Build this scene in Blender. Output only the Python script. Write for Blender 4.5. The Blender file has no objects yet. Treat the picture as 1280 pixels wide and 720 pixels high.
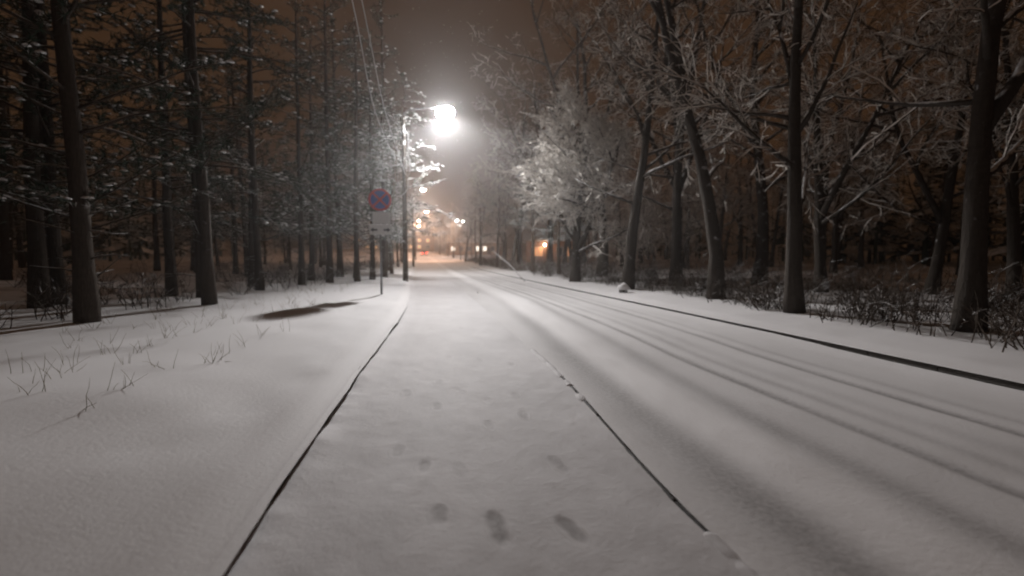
import bpy, math, random
import numpy as np
from mathutils import Vector, Matrix

scene = bpy.context.scene
col = scene.collection
R = math.radians
PI = math.pi

# ------------------------------------------------------------------ camera
EYE = 1.5
FPX = 599.0                      # focal length in pixels of a 1280-wide picture
cam_d = bpy.data.cameras.new('camera')
cam_d.sensor_width = 36.0
cam_d.lens = 36.0 * FPX / 1280.0
cam_d.clip_start = 0.05
cam_d.clip_end = 3000.0
cam_d.dof.use_dof = True
cam_d.dof.focus_distance = 5.5
cam_d.dof.aperture_fstop = cam_d.lens / 1000.0 / 0.024
cam = bpy.data.objects.new('camera', cam_d)
col.objects.link(cam)
PITCH = math.atan(40 / FPX)
YAW = math.atan(115 / FPX * math.cos(PITCH))
cam.location = (0, 0, EYE)
cam.rotation_euler = (PI / 2 - PITCH, 0, -YAW)
scene.camera = cam

# ------------------------------------------------------------------ night sky
SKY = (0.042, 0.021, 0.010)
world = bpy.data.worlds.new('World')
scene.world = world
world.use_nodes = True
nt = world.node_tree
bg = nt.nodes['Background']
tc = nt.nodes.new('ShaderNodeTexCoord')
nz = nt.nodes.new('ShaderNodeTexNoise')
nz.inputs['Scale'].default_value = 2.2
nz.inputs['Detail'].default_value = 3.0
mx = nt.nodes.new('ShaderNodeMix'); mx.data_type = 'RGBA'
mx.inputs['A'].default_value = (SKY[0] * .86, SKY[1] * .86, SKY[2] * .88, 1)
mx.inputs['B'].default_value = (SKY[0] * 1.14, SKY[1] * 1.14, SKY[2] * 1.12, 1)
nt.links.new(tc.outputs['Generated'], nz.inputs['Vector'])
nt.links.new(nz.outputs['Fac'], mx.inputs['Factor'])
nt.links.new(mx.outputs['Result'], bg.inputs['Color'])
bg.inputs['Strength'].default_value = 1.0

# lamp powers (each lamp's own light is made in the lamp builder)
LAMP_MAIN = 1.0
LAMP_FAR = 1.0
HAZE_DENSITY = 0.0021

# ------------------------------------------------------------------ render settings
scene.render.engine = 'CYCLES'
scene.view_settings.view_transform = 'Standard'
scene.view_settings.look = 'None'
scene.view_settings.exposure = 0.0
scene.view_settings.gamma = 1.0
scene.view_settings.use_curve_mapping = False
cy = scene.cycles
cy.use_denoising = True
cy.use_adaptive_sampling = True
cy.adaptive_threshold = .025
cy.max_bounces = 4
cy.diffuse_bounces = 2
cy.volume_bounces = 0
cy.transparent_max_bounces = 6
cy.filter_width = 2.0
cy.sample_clamp_indirect = 4.0


# ================================================================== helpers
def ray(px, py):
    a = (px - 640) / FPX; b = (360 - py) / FPX
    c, s = math.cos(PITCH), math.sin(PITCH)
    x, y, z = a, c + b * s, -s + b * c
    cw, sw = math.cos(YAW), math.sin(YAW)
    return (x * cw + y * sw, -x * sw + y * cw, z)


def gnd(px, py, z=0.0):
    d = ray(px, py); t = (z - EYE) / d[2]
    return d[0] * t, d[1] * t


def at(px, py, y):
    d = ray(px, py); t = y / d[1]
    return Vector((d[0] * t, y, EYE + d[2] * t))


def rise(y):                     # the street climbs a little far ahead
    y = np.asarray(y, float)
    t = np.clip((y - 45) / 110.0, 0, 2.2)
    return 1.75 * t ** 1.4


def bend(y):                     # and turns a touch to the left
    y = np.asarray(y, float)
    t = np.clip((y - 80) / 80.0, 0, 3)
    return -1.6 * t ** 2


_h = np.random.RandomState(5).rand(512)


def vnoise(x, y, seed=0):
    x = np.asarray(x, float); y = np.asarray(y, float)
    xi = np.floor(x).astype(int); yi = np.floor(y).astype(int)
    fx = x - xi; fy = y - yi
    fx = fx * fx * (3 - 2 * fx); fy = fy * fy * (3 - 2 * fy)

    def h(a, b):
        return _h[(a * 157 + b * 311 + seed * 73 + (a * b) % 89) % 512]
    return ((h(xi, yi) * (1 - fx) + h(xi + 1, yi) * fx) * (1 - fy)
            + (h(xi, yi + 1) * (1 - fx) + h(xi + 1, yi + 1) * fx) * fy) * 2 - 1


def fbm(x, y, oct=3, seed=0):
    s = 0; a = 1; t = 0
    for o in range(oct):
        s = s + a * vnoise(np.asarray(x) * 2 ** o + 31.7 * o, np.asarray(y) * 2 ** o + 17.3 * o, seed + o)
        t += a; a *= .5
    return s / t


def sstep(a, b, x):
    t = np.clip((np.asarray(x, float) - a) / (b - a), 0, 1)
    return t * t * (3 - 2 * t)


def tag(o, label=None, cat=None, group=None, kind=None):
    if label: o['label'] = label
    if cat: o['category'] = cat
    if group: o['group'] = group
    if kind: o['kind'] = kind
    return o


def empty(name, loc=(0, 0, 0), rz=0.0):
    o = bpy.data.objects.new(name, None)
    o.location = loc; o.rotation_euler = (0, 0, rz)
    o.empty_display_size = 0.2
    col.objects.link(o)
    return o


def link_mesh(name, me, mat=None, parent=None):
    o = bpy.data.objects.new(name, me)
    if mat is not None and not me.materials:
        me.materials.append(mat)
    col.objects.link(o)
    if parent is not None:
        o.parent = parent
    return o


class MB:
    """collects vertices and faces for one mesh"""
    def __init__(self):
        self.v = []; self.f = []

    def add(self, vs, fs):
        b = len(self.v)
        self.v.extend(vs)
        self.f.extend([tuple(i + b for i in f) for f in fs])

    def box(self, c, s, M=None, bevel=0.0):
        x, y, z = s[0] / 2, s[1] / 2, s[2] / 2
        vs = []
        if bevel <= 0:
            for dz in (-z, z):
                for dx, dy in ((-x, -y), (x, -y), (x, y), (-x, y)):
                    vs.append(Vector((dx, dy, dz)))
            fs = [(3, 2, 1, 0), (4, 5, 6, 7), (0, 1, 5, 4), (1, 2, 6, 5), (2, 3, 7, 6), (3, 0, 4, 7)]
        else:
            b = min(bevel, x * .9, y * .9, z * .9)
            rings = [(x - b, y - b, -z), (x, y, -z + b), (x, y, z - b), (x - b, y - b, z)]
            for rx, ry, rz_ in rings:
                c_ = b * .6 if rx == x else 0
                vs += [Vector(p) for p in ((-rx + c_, -ry, rz_), (rx - c_, -ry, rz_), (rx, -ry + c_, rz_), (rx, ry - c_, rz_),
                                           (rx - c_, ry, rz_), (-rx + c_, ry, rz_), (-rx, ry - c_, rz_), (-rx, -ry + c_, rz_))]
            fs = [tuple(reversed(range(8))), tuple(range(24, 32))]
            for k in range(3):
                for i in range(8):
                    j = (i + 1) % 8
                    fs.append((k * 8 + i, k * 8 + j, k * 8 + 8 + j, k * 8 + 8 + i))
        c = Vector(c)
        vs = [(M @ q if M else q) + c for q in vs]
        self.add([tuple(q) for q in vs], fs)

    def tube(self, pts, rad, n=6, cap=True):
        pts = [Vector(p) for p in pts]
        if not hasattr(rad, '__len__'):
            rad = [rad] * len(pts)
        b = len(self.v)
        m = len(pts)
        d0 = (pts[1] - pts[0]).normalized()
        up = Vector((0, 0, 1)) if abs(d0.z) < .9 else Vector((1, 0, 0))
        s = d0.cross(up).normalized(); t = s.cross(d0).normalized()
        for i in range(m):
            if i == 0: d = d0
            elif i == m - 1: d = (pts[i] - pts[i - 1]).normalized()
            else: d = (pts[i + 1] - pts[i - 1]).normalized()
            s = (s - d * s.dot(d)).normalized(); t = s.cross(d)
            r = rad[i]
            for k in range(n):
                a = 2 * PI * k / n
                q = pts[i] + s * (math.cos(a) * r) + t * (math.sin(a) * r)
                self.v.append((q.x, q.y, q.z))
        for i in range(m - 1):
            for k in range(n):
                k2 = (k + 1) % n
                self.f.append((b + i * n + k, b + i * n + k2, b + (i + 1) * n + k2, b + (i + 1) * n + k))
        if cap:
            self.f.append(tuple(b + k for k in reversed(range(n))))
            self.f.append(tuple(b + (m - 1) * n + k for k in range(n)))

    def lathe(self, prof, n=16, c=(0, 0, 0), M=None):
        b = len(self.v); c = Vector(c)
        for r, z in prof:
            for k in range(n):
                a = 2 * PI * k / n
                q = Vector((math.cos(a) * r, math.sin(a) * r, z))
                q = (M @ q if M else q) + c
                self.v.append(tuple(q))
        for i in range(len(prof) - 1):
            for k in range(n):
                k2 = (k + 1) % n
                self.f.append((b + i * n + k, b + i * n + k2, b + (i + 1) * n + k2, b + (i + 1) * n + k))
        self.f.append(tuple(b + k for k in reversed(range(n))))
        self.f.append(tuple(b + (len(prof) - 1) * n + k for k in range(n)))

    def blob(self, c, s, rnd, n=6):
        """lumpy flattened pad"""
        c = Vector(c); b = len(self.v)
        self.v.append((c.x, c.y, c.z + s[2] * rnd.uniform(.8, 1.1)))
        for zz, rr in ((.45, .72), (-.25, 1.0)):
            for k in range(n):
                a = 2 * PI * (k + rnd.uniform(-.2, .2)) / n
                j = rnd.uniform(.75, 1.2) * rr
                self.v.append((c.x + math.cos(a) * s[0] * j, c.y + math.sin(a) * s[1] * j, c.z + s[2] * zz))
        self.v.append((c.x, c.y, c.z - s[2] * .45))
        for k in range(n):
            k2 = (k + 1) % n
            self.f.append((b, b + 1 + k, b + 1 + k2))
            self.f.append((b + 1 + k, b + 1 + n + k, b + 1 + n + k2, b + 1 + k2))
            self.f.append((b + 1 + n + k, b + 1 + 2 * n, b + 1 + n + k2))

    def mesh(self, name, smooth=False):
        me = bpy.data.meshes.new(name)
        me.from_pydata(self.v, [], self.f)
        if smooth:
            me.polygons.foreach_set('use_smooth', [True] * len(me.polygons))
        me.update()
        return me

    def build(self, name, mat, parent=None, smooth=False, kind=None):
        me = self.mesh(name, smooth)
        o = link_mesh(name, me, mat, parent)
        if kind: o['kind'] = kind
        return o


def grid_mesh(name, U, Y, Z, attr=None, smooth=True):
    """U, Y, Z: 2-D arrays (rows along y, columns along u)"""
    ny, nu = U.shape
    co = np.stack([U, Y, Z], -1).reshape(-1, 3)
    i = np.arange((ny - 1) * nu).reshape(ny - 1, nu)[:, :-1]
    f = np.stack([i, i + 1, i + nu + 1, i + nu], -1).reshape(-1, 4)
    me = bpy.data.meshes.new(name)
    me.vertices.add(len(co)); me.vertices.foreach_set('co', co.astype(np.float32).ravel())
    me.loops.add(f.size); me.loops.foreach_set('vertex_index', f.astype(np.int32).ravel())
    me.polygons.add(len(f))
    me.polygons.foreach_set('loop_start', (np.arange(len(f)) * 4).astype(np.int32))
    me.update(calc_edges=True); me.validate()
    me.polygons.foreach_set('use_smooth', [smooth] * len(me.polygons))
    if attr is not None:
        a = me.attributes.new('wear', 'FLOAT', 'POINT')
        a.data.foreach_set('value', attr.astype(np.float32).ravel())
    return me


# ================================================================== materials
def new_mat(name):
    m = bpy.data.materials.new(name); m.use_nodes = True
    n = m.node_tree.nodes; l = m.node_tree.links
    return m, n, l, n['Principled BSDF']


def plain(name, c, rough=.6, metal=0.0, var=.25, scale=9.0, bump=.0):
    m, n, l, p = new_mat(name)
    t = n.new('ShaderNodeTexCoord'); z = n.new('ShaderNodeTexNoise')
    z.inputs['Scale'].default_value = scale; z.inputs['Detail'].default_value = 4
    l.new(t.outputs['Object'], z.inputs['Vector'])
    mix = n.new('ShaderNodeMix'); mix.data_type = 'RGBA'
    mix.inputs['A'].default_value = tuple(v * (1 - var) for v in c) + (1,)
    mix.inputs['B'].default_value = tuple(min(1, v * (1 + var)) for v in c) + (1,)
    l.new(z.outputs['Fac'], mix.inputs['Factor']); l.new(mix.outputs['Result'], p.inputs['Base Color'])
    p.inputs['Roughness'].default_value = rough; p.inputs['Metallic'].default_value = metal
    if bump > 0:
        b = n.new('ShaderNodeBump'); b.inputs['Strength'].default_value = bump; b.inputs['Distance'].default_value = .02
        l.new(z.outputs['Fac'], b.inputs['Height']); l.new(b.outputs['Normal'], p.inputs['Normal'])
    return m


def emit(name, c, s):
    m, n, l, p = new_mat(name)
    p.inputs['Base Color'].default_value = (*c, 1)
    p.inputs['Emission Color'].default_value = (*c, 1)
    p.inputs['Emission Strength'].default_value = s
    return m


def lamp_glass(name, c, s):
    """thin clear bowl filled with glare: it glows and lets the lamp inside shine out"""
    m = bpy.data.materials.new(name); m.use_nodes = True
    n = m.node_tree.nodes; l = m.node_tree.links
    n.remove(n['Principled BSDF'])
    e = n.new('ShaderNodeEmission'); e.inputs['Color'].default_value = (*c, 1); e.inputs['Strength'].default_value = s
    t = n.new('ShaderNodeBsdfTransparent'); a = n.new('ShaderNodeAddShader')
    l.new(e.outputs[0], a.inputs[0]); l.new(t.outputs[0], a.inputs[1]); l.new(a.outputs[0], n['Material Output'].inputs['Surface'])
    return m


def snow_ground(name, white=(.80, .79, .81), under=(.13, .12, .115), vary=.12, bump=.35):
    """snow that thins out to the surface below where the 'wear' attribute says it was driven or trodden"""
    m, n, l, p = new_mat(name)
    geo = n.new('ShaderNodeNewGeometry')
    at_ = n.new('ShaderNodeAttribute'); at_.attribute_name = 'wear'
    z1 = n.new('ShaderNodeTexNoise'); z1.inputs['Scale'].default_value = 1.3; z1.inputs['Detail'].default_value = 5; z1.inputs['Roughness'].default_value = .62
    z2 = n.new('ShaderNodeTexNoise'); z2.inputs['Scale'].default_value = 26; z2.inputs['Detail'].default_value = 5; z2.inputs['Roughness'].default_value = .65
    z3 = n.new('ShaderNodeTexNoise'); z3.inputs['Scale'].default_value = 170; z3.inputs['Detail'].default_value = 3
    for z in (z1, z2, z3):
        l.new(geo.outputs['Position'], z.inputs['Vector'])
    base = n.new('ShaderNodeMix'); base.data_type = 'RGBA'
    base.inputs['A'].default_value = tuple(v * (1 - vary) for v in white) + (1,)
    base.inputs['B'].default_value = tuple(min(.9, v * (1 + vary * .5)) for v in white) + (1,)
    l.new(z1.outputs['Fac'], base.inputs['Factor'])
    # break the wear up with fine noise
    ma = n.new('ShaderNodeMath'); ma.operation = 'MULTIPLY_ADD'
    ma.inputs[1].default_value = 1.1; ma.inputs[2].default_value = -.55
    l.new(z2.outputs['Fac'], ma.inputs[0])
    sc_ = n.new('ShaderNodeMath'); sc_.operation = 'MULTIPLY'
    l.new(at_.outputs['Fac'], sc_.inputs[0]); l.new(ma.outputs[0], sc_.inputs[1])
    ad = n.new('ShaderNodeMath'); ad.operation = 'ADD'; ad.use_clamp = True
    l.new(at_.outputs['Fac'], ad.inputs[0]); l.new(sc_.outputs[0], ad.inputs[1])
    mx_ = n.new('ShaderNodeMix'); mx_.data_type = 'RGBA'
    mx_.inputs['B'].default_value = (*under, 1)
    l.new(base.outputs['Result'], mx_.inputs['A']); l.new(ad.outputs[0], mx_.inputs['Factor'])
    l.new(mx_.outputs['Result'], p.inputs['Base Color'])
    p.inputs['Roughness'].default_value = .75
    p.inputs['Specular IOR Level'].default_value = .25
    hs = n.new('ShaderNodeMath'); hs.operation = 'MULTIPLY_ADD'; hs.inputs[1].default_value = .35
    l.new(z3.outputs['Fac'], hs.inputs[0]); l.new(z2.outputs['Fac'], hs.inputs[2])
    b = n.new('ShaderNodeBump'); b.inputs['Strength'].default_value = bump; b.inputs['Distance'].default_value = .012
    l.new(hs.outputs[0], b.inputs['Height']); l.new(b.outputs['Normal'], p.inputs['Normal'])
    return m


def dusted(name, c, snow=.35, hard=.18, scale=7.0, rough=.85, snowc=(.78, .78, .79), relief=0.0):
    """bark, needles or timber with snow lying on whatever faces up and blown against the rest"""
    m, n, l, p = new_mat(name)
    geo = n.new('ShaderNodeNewGeometry')
    sep = n.new('ShaderNodeSeparateXYZ'); l.new(geo.outputs['Normal'], sep.inputs[0])
    t = n.new('ShaderNodeTexCoord')
    z = n.new('ShaderNodeTexNoise'); z.inputs['Scale'].default_value = scale; z.inputs['Detail'].default_value = 4
    l.new(t.outputs['Object'], z.inputs['Vector'])
    z2 = n.new('ShaderNodeTexNoise'); z2.inputs['Scale'].default_value = scale * 3; z2.inputs['Detail'].default_value = 3
    l.new(t.outputs['Object'], z2.inputs['Vector'])
    a = n.new('ShaderNodeMath'); a.operation = 'MULTIPLY_ADD'; a.inputs[1].default_value = .55
    l.new(sep.outputs['Z'], a.inputs[0]); l.new(z.outputs['Fac'], a.inputs[2])
    mr = n.new('ShaderNodeMapRange'); mr.interpolation_type = 'SMOOTHSTEP'
    mr.inputs['From Min'].default_value = 1 - snow - hard; mr.inputs['From Max'].default_value = 1 - snow + hard
    l.new(a.outputs[0], mr.inputs['Value'])
    bc = n.new('ShaderNodeMix'); bc.data_type = 'RGBA'
    bc.inputs['A'].default_value = tuple(v * .6 for v in c) + (1,); bc.inputs['B'].default_value = tuple(v * 1.4 for v in c) + (1,)
    l.new(z2.outputs['Fac'], bc.inputs['Factor'])
    mx_ = n.new('ShaderNodeMix'); mx_.data_type = 'RGBA'
    l.new(mr.outputs['Result'], mx_.inputs['Factor']); l.new(bc.outputs['Result'], mx_.inputs['A'])
    mx_.inputs['B'].default_value = (*snowc, 1)
    l.new(mx_.outputs['Result'], p.inputs['Base Color'])
    p.inputs['Roughness'].default_value = rough
    p.inputs['Specular IOR Level'].default_value = .2
    if relief > 0:                                          # furrowed bark
        mp = n.new('ShaderNodeMapping'); mp.inputs['Scale'].default_value = (16, 16, 3.0)
        l.new(t.outputs['Object'], mp.inputs['Vector'])
        z3 = n.new('ShaderNodeTexNoise'); z3.inputs['Scale'].default_value = 1.0; z3.inputs['Detail'].default_value = 5; z3.inputs['Roughness'].default_value = .65
        l.new(mp.outputs['Vector'], z3.inputs['Vector'])
        b = n.new('ShaderNodeBump'); b.inputs['Strength'].default_value = relief; b.inputs['Distance'].default_value = .05
        l.new(z3.outputs['Fac'], b.inputs['Height']); l.new(b.outputs['Normal'], p.inputs['Normal'])
    return m


M_PATH = snow_ground('trodden_snow', (.71, .70, .715), (.17, .155, .15), .10)
M_ROAD = snow_ground('road_snow', (.87, .86, .87), (.15, .14, .14), .05)
M_BANK = snow_ground('fresh_snow', (.80, .79, .80), (.10, .085, .07), .06)
M_CAPS = plain('soft_snow', (.80, .79, .80), .8, 0, .08, 14, .25)
M_KERB = dusted('kerb_concrete', (.075, .07, .065), .12, .1, 12)
M_EDGE = plain('edging_stone', (.030, .027, .026), .8, 0, .4, 30, .3)
M_BARK = dusted('bark', (.055, .045, .037), .24, .10, 4, relief=.9)
M_PINEBARK = dusted('pine_bark', (.060, .045, .034), .22, .10, 4, relief=.9)
M_TWIG = dusted('twigs', (.070, .055, .042), .26, .15, 6)
M_NEEDLE = dusted('pine_needles', (.030, .046, .030), .16, .2, 3.0)
M_TWIGSNOW = plain('snow_on_twigs', (.74, .70, .65), .85, 0, .08, 5)
M_BRUSH = dusted('undergrowth_twigs', (.060, .045, .034), .12, .12, 5)
M_POLE = dusted('weathered_pole', (.075, .062, .05), .14, .1, 5)
M_STEEL = plain('galvanised_steel', (.17, .17, .175), .45, .7, .2, 20)
M_HOUSING = plain('lamp_housing', (.20, .20, .21), .45, .4, .15, 15)
M_CABLE = plain('black_cable', (.10, .10, .10), .5, 0, .1, 10)
M_CABLEPALE = plain('pale_cable', (.45, .45, .46), .7, 0, .3, 30)  # pale tone stands in for lamplight glinting on the cables
M_RED = plain('sign_red', (.50, .045, .05), .35, 0, .08, 6)
M_BLUE = plain('sign_blue', (.05, .07, .34), .35, 0, .08, 6)
M_WHITE = plain('sign_white', (.62, .61, .60), .4, 0, .08, 8)
M_BLACK = plain('sign_black', (.02, .02, .022), .4, 0, .1, 8)

# ================================================================== ground
KP = [gnd(*p) for p in [(438, 487), (455, 463), (478, 432), (498, 404), (507, 388), (511, 372), (512, 358), (511, 349)]]
KY = np.array([-60, 2.0] + [p[1] for p in KP] + [45, 400])
KU = np.array([-.95, -.93] + [p[0] for p in KP] + [-.75, -.75])


def kerb_u(y):
    y = np.asarray(y, float)
    s = 0
    for d in (-.9, -.45, 0, .45, .9):
        s = s + np.interp(y + d, KY, KU)
    return s / 5


def edge_u(y):                    # low edging between pavement and road
    return np.interp(y, [-60, 2.5, 3.1, 3.9, 5.0, 6.4, 14, 400], [1.42, 1.50, 1.53, 1.59, 1.67, 1.73, 1.80, 1.80])


def farkerb_u(y):
    return np.interp(y, [-60, 8, 11.5, 16, 27, 60, 400], [6.62, 6.60, 6.57, 6.50, 6.30, 6.25, 6.25])


# ---- footprints in the path: pixel of the middle, length, heading, depth
FEET = []
for px, py, ln, a, dp in [(622, 660, .37, 2, 1.0), (714, 661, .31, 14, .85), (549, 643, .25, -3, .55), (698, 580, .33, 8, .5), (612, 531, .28, 0, .42),
                          (655, 519, .32, -4, .48), (575, 587, .30, 3, .30), (530, 583, .22, -6, .45), (546, 508, .30, 2, .45), (497, 563, .28, -3, .38),
                          (572, 487, .34, 28, .36), (548, 478, .30, -8, .34), (508, 492, .30, 4, .34), (610, 500, .26, 5, .26), (645, 494, .28, 0, .28),
                          (640, 455, .32, -5, .25), (598, 449, .32, 6, .22), (560, 446, .30, -4, .22), (606, 415, .32, 3, .2), (576, 410, .32, -3, .2)]:
    u, y = gnd(px, py)
    FEET.append((u, y, ln, R(a), dp))


def sole(u, y, f):
    """0..1 shape of a shoe sole around footprint f"""
    fu, fy, ln, a, dp = f
    c, s = math.cos(a), math.sin(a)
    lx = (u - fu) * c - (y - fy) * s * -1 * -1
    lx = (u - fu) * c + (y - fy) * s
    ly = -(u - fu) * s + (y - fy) * c
    t = ly / (ln * .5)                                  # -1 heel .. 1 toe
    w = (.042 + .012 * np.sin(np.clip((t + .9) * 1.5, 0, 3.0)) - .010 * np.exp(-((t + .15) / .25) ** 2)) * (.85 + ln * .6)
    e = np.sqrt((lx / w) ** 2 * .9 + np.abs(t) ** 4)
    return 1 - sstep(.30, 1.30, e)


def path_base(u, y):
    k = kerb_u(y)
    z = .010 * fbm(u * 1.4, y * .9, 3, 2) + .004 * fbm(u * 7, y * 5, 3, 9) + rise(y)
    dr = .040 + .03 * sstep(9.5, 13, y) + .045 * fbm(y * 1.3, u * 0, 4, 40)
    z = z + np.maximum(0, dr) * np.exp(-((u - k) / .16) ** 2)           # snow drifted against the kerb
    return z


def path_z(u, y, k=1.0):
    z = path_base(u, y)
    for f in FEET:
        if f[1] - 1 < np.max(y) and f[1] + 1 > np.min(y):
            z = z - .011 * f[4] * k * sole(u, y, f)
    return z


def rows(y0, y1, near, grow, cap):
    ys = [y0]; st = near
    while ys[-1] < y1:
        ys.append(ys[-1] + st); st = min(cap, st * grow)
    ys[-1] = y1
    return ys


YR = [-60, -45, -30, -20, -12, -7, -4, -2.5, -1.5, -.8, 0, .5, .9] + rows(1.2, 6.2, .022, 1.0, .022) + rows(6.24, 300, .05, 1.02, 6.0)
YR = np.array(YR)
tt = np.linspace(0, 1, 118)
Y2 = np.repeat(YR[:, None], len(tt), 1)
U2 = kerb_u(Y2) + (edge_u(Y2) - kerb_u(Y2)) * tt[None, :]
Z2 = path_z(U2, Y2, 1.45)
def path_wear(u, y):
    w = np.clip(.10 + .18 * fbm(u * .9, y * .45, 4, 3) + .10 * fbm(u * 5, y * 2.2, 3, 8), 0, .32)
    return w * (1 - sstep(12, 40, y) * .5) * sstep(0, .35, u - kerb_u(y))


wear = path_wear(U2, Y2)
path = link_mesh('pavement', grid_mesh('pavement', U2 + bend(Y2), Y2, Z2, wear), M_PATH)
tag(path, kind='structure')

for f in FEET:                    # every print is a pressed hollow of its own
    fu, fy, ln, a, dp = f
    na, nr = 28, 9
    c, s = math.cos(a), math.sin(a)
    vs = []; wr = []
    for r in range(nr + 1):
        q = r / nr
        for k in range(na):
            th = 2 * PI * k / na
            lx = math.cos(th) * q * .085; ly = math.sin(th) * q * ln * .64
            vs.append((fu + lx * c - ly * s, fy + lx * s + ly * c))
    vs = np.array(vs)
    sl = sole(vs[:, 0], vs[:, 1], f)
    rim = np.repeat(np.arange(nr + 1) / nr, na)
    z = path_z(vs[:, 0], vs[:, 1], 1.0) + .0016 - .0022 * sstep(.7, 1.0, rim)
    patch = .5 + .5 * fbm(vs[:, 0] * 16, vs[:, 1] * 13, 3, int(fy * 10))
    w = np.clip(path_wear(vs[:, 0], vs[:, 1]) + sl * dp * (.15 + .75 * patch) * (1 - sstep(.75, .98, rim)), 0, .8)
    fc = []
    for r in range(nr):
        for k in range(na):
            k2 = (k + 1) % na
            fc.append((r * na + k, (r + 1) * na + k, (r + 1) * na + k2, r * na + k2))
    me = bpy.data.meshes.new('footprint')
    me.from_pydata([(p[0], p[1], zz) for p, zz in zip(vs, z)], [], fc)
    me.polygons.foreach_set('use_smooth', [True] * len(me.polygons))
    at_ = me.attributes.new('wear', 'FLOAT', 'POINT'); at_.data.foreach_set('value', w.astype(np.float32))
    link_mesh('footprint', me, M_PATH, path)


# ---- road with wheel ruts and the ridge of snow pushed to its near side
def track_c(y, k):
    t1 = np.interp(y, [-60, 6.7, 10.6, 18.6, 36, 60, 400], [3.55, 3.84, 4.05, 4.15, 3.75, 3.7, 3.7])
    return t1 + 1.28 * k


def road_z_w(u, y):
    e = edge_u(y)
    d = np.minimum(1, (u - e) / .5)
    z = -.035 * sstep(0, .35, u - e) * (1 - sstep(5.5, 8.5, y))                        # the carriageway lies a little lower
    rc = np.interp(y, [-60, 4, 6.5, 9.5, 16, 30, 400], [2.45, 2.58, 2.72, 2.90, 3.20, 2.95, 2.9])
    rw = .27 + .16 * sstep(6, 16, y)
    ridge = np.exp(-np.abs((u - rc - .05 * fbm(y * .6, u * 0, 2, 4)) / rw) ** 3.2)
    z = z + .035 * ridge * (1 + .35 * fbm(u * 2.5, y * 1.2, 3, 6))
    w = .15 + .13 * fbm(u * 1.1, y * .35, 4, 7)
    band = np.exp(-((u - rc + .52) / .24) ** 2)              # slush between edging and ridge
    w = w + .40 * band * (1 - .6 * sstep(9, 18, y)) + .32 * np.exp(-((u - rc - .50) / .15) ** 2)
    w = w + .20 * np.exp(-((u - e) / .6) ** 2) * sstep(5, 8, y)
    w = w * (1 - ridge)
    for k, st, wd in ((0, .68, .075), (1, .62, .075), (.30, .30, .09), (.55, .16, .14), (1.28, .20, .08)):
        c = track_c(y, k) + .03 * fbm(y * .25, 0 * u + k * 9, 2, 12)
        t = np.exp(-((u - c) / wd) ** 2)
        w = w + st * t * (.75 + .35 * fbm(y * .8, u * 3, 3, 15))
        z = z - .030 * t * st
    w = w * (1 - .75 * sstep(.45, .0, farkerb_u(y) - u)) * (1 - .45 * sstep(25, 70, y))
    z = z + .006 * fbm(u * 3, y * 2, 3, 3) + rise(y) + .03 * sstep(.5, 0, farkerb_u(y) - u)
    return z, np.clip(w, 0, .85)


YD = np.array([-60, -45, -30, -20, -14, -10, -7, -5, -3.5, -2, -1, 0, .8] + rows(1.2, 300, .05, 1.012, 6.0))
tt = np.linspace(0, 1, 136)
Y2 = np.repeat(YD[:, None], len(tt), 1)
GAP = .036 - .046 * sstep(5.8, 7.5, Y2)
U2 = edge_u(Y2) + GAP + (farkerb_u(Y2) - edge_u(Y2) - GAP) * tt[None, :]
Z2, wear = road_z_w(U2, Y2)
road = link_mesh('road', grid_mesh('road', U2 + bend(Y2), Y2, Z2, wear), M_ROAD)
tag(road, kind='structure')


# ---- snowy bank left of the path, verge right of the road
def bank_z(u, y):
    d = kerb_u(y) - u
    z = .115 + .05 * sstep(0, .25, d) + .11 * sstep(.2, 2.2, d) + .35 * sstep(6, 30, d)
    return z + rise(y) + (.045 * fbm(u * .8, y * .6, 3, 5) + .022 * fbm(u * 2.6, y * 2.2, 3, 1)) * sstep(0, .6, d)


YB = np.array([-80, -60, -45, -30, -20, -12, -7, -4, -2] + rows(-1, 330, .12, 1.018, 7.0))
dd = np.array([-.035, 0.0, .02, .05] + rows(.1, 150, .08, 1.055, 9.0))
Y2 = np.repeat(YB[:, None], len(dd), 1)
U2 = kerb_u(Y2) - dd[None, :]
U2[:, :2] += (.022 * fbm(YB * 2.3, YB * 0, 4, 44))[:, None]
Z2 = bank_z(U2, Y2)
Z2[:, 0] -= .02
wear = .55 * sstep(.05, .6, fbm(U2 * .9, Y2 * .9, 4, 21)) * sstep(7, 10, kerb_u(Y2) - U2)
bank = link_mesh('snowy_lawn', grid_mesh('snowy_lawn', (U2 + bend(Y2))[:, ::-1], Y2, Z2[:, ::-1], wear[:, ::-1]), M_BANK)
tag(bank, kind='structure')


def verge_z(u, y):
    d = u - farkerb_u(y)
    z = .10 + .05 * sstep(0, .4, d) + .10 * sstep(.5, 4, d) + .5 * sstep(6, 40, d)
    return z + rise(y) + (.04 * fbm(u * .7, y * .6, 3, 25) + .014 * fbm(u * 3, y * 3, 3, 11)) * sstep(0, .6, d)


U2 = farkerb_u(Y2) + dd[None, :]
Z2 = verge_z(U2, Y2)
Z2[:, 0] -= .015
wear = .8 * sstep(-.35, .35, fbm(U2 * .9, Y2 * .9, 4, 31)) * sstep(1.6, 2.8, U2 - farkerb_u(Y2))
verge = link_mesh('snowy_verge', grid_mesh('snowy_verge', U2 + bend(Y2), Y2, Z2, wear), M_BANK)
tag(verge, kind='structure')

gm = MB()
gm.add([(-420, -150, -.6), (420, -150, -.6), (420, 420, -.6), (-420, 420, -.6)], [(0, 1, 2, 3)])
tag(gm.build('ground', M_BANK), kind='structure')


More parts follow.
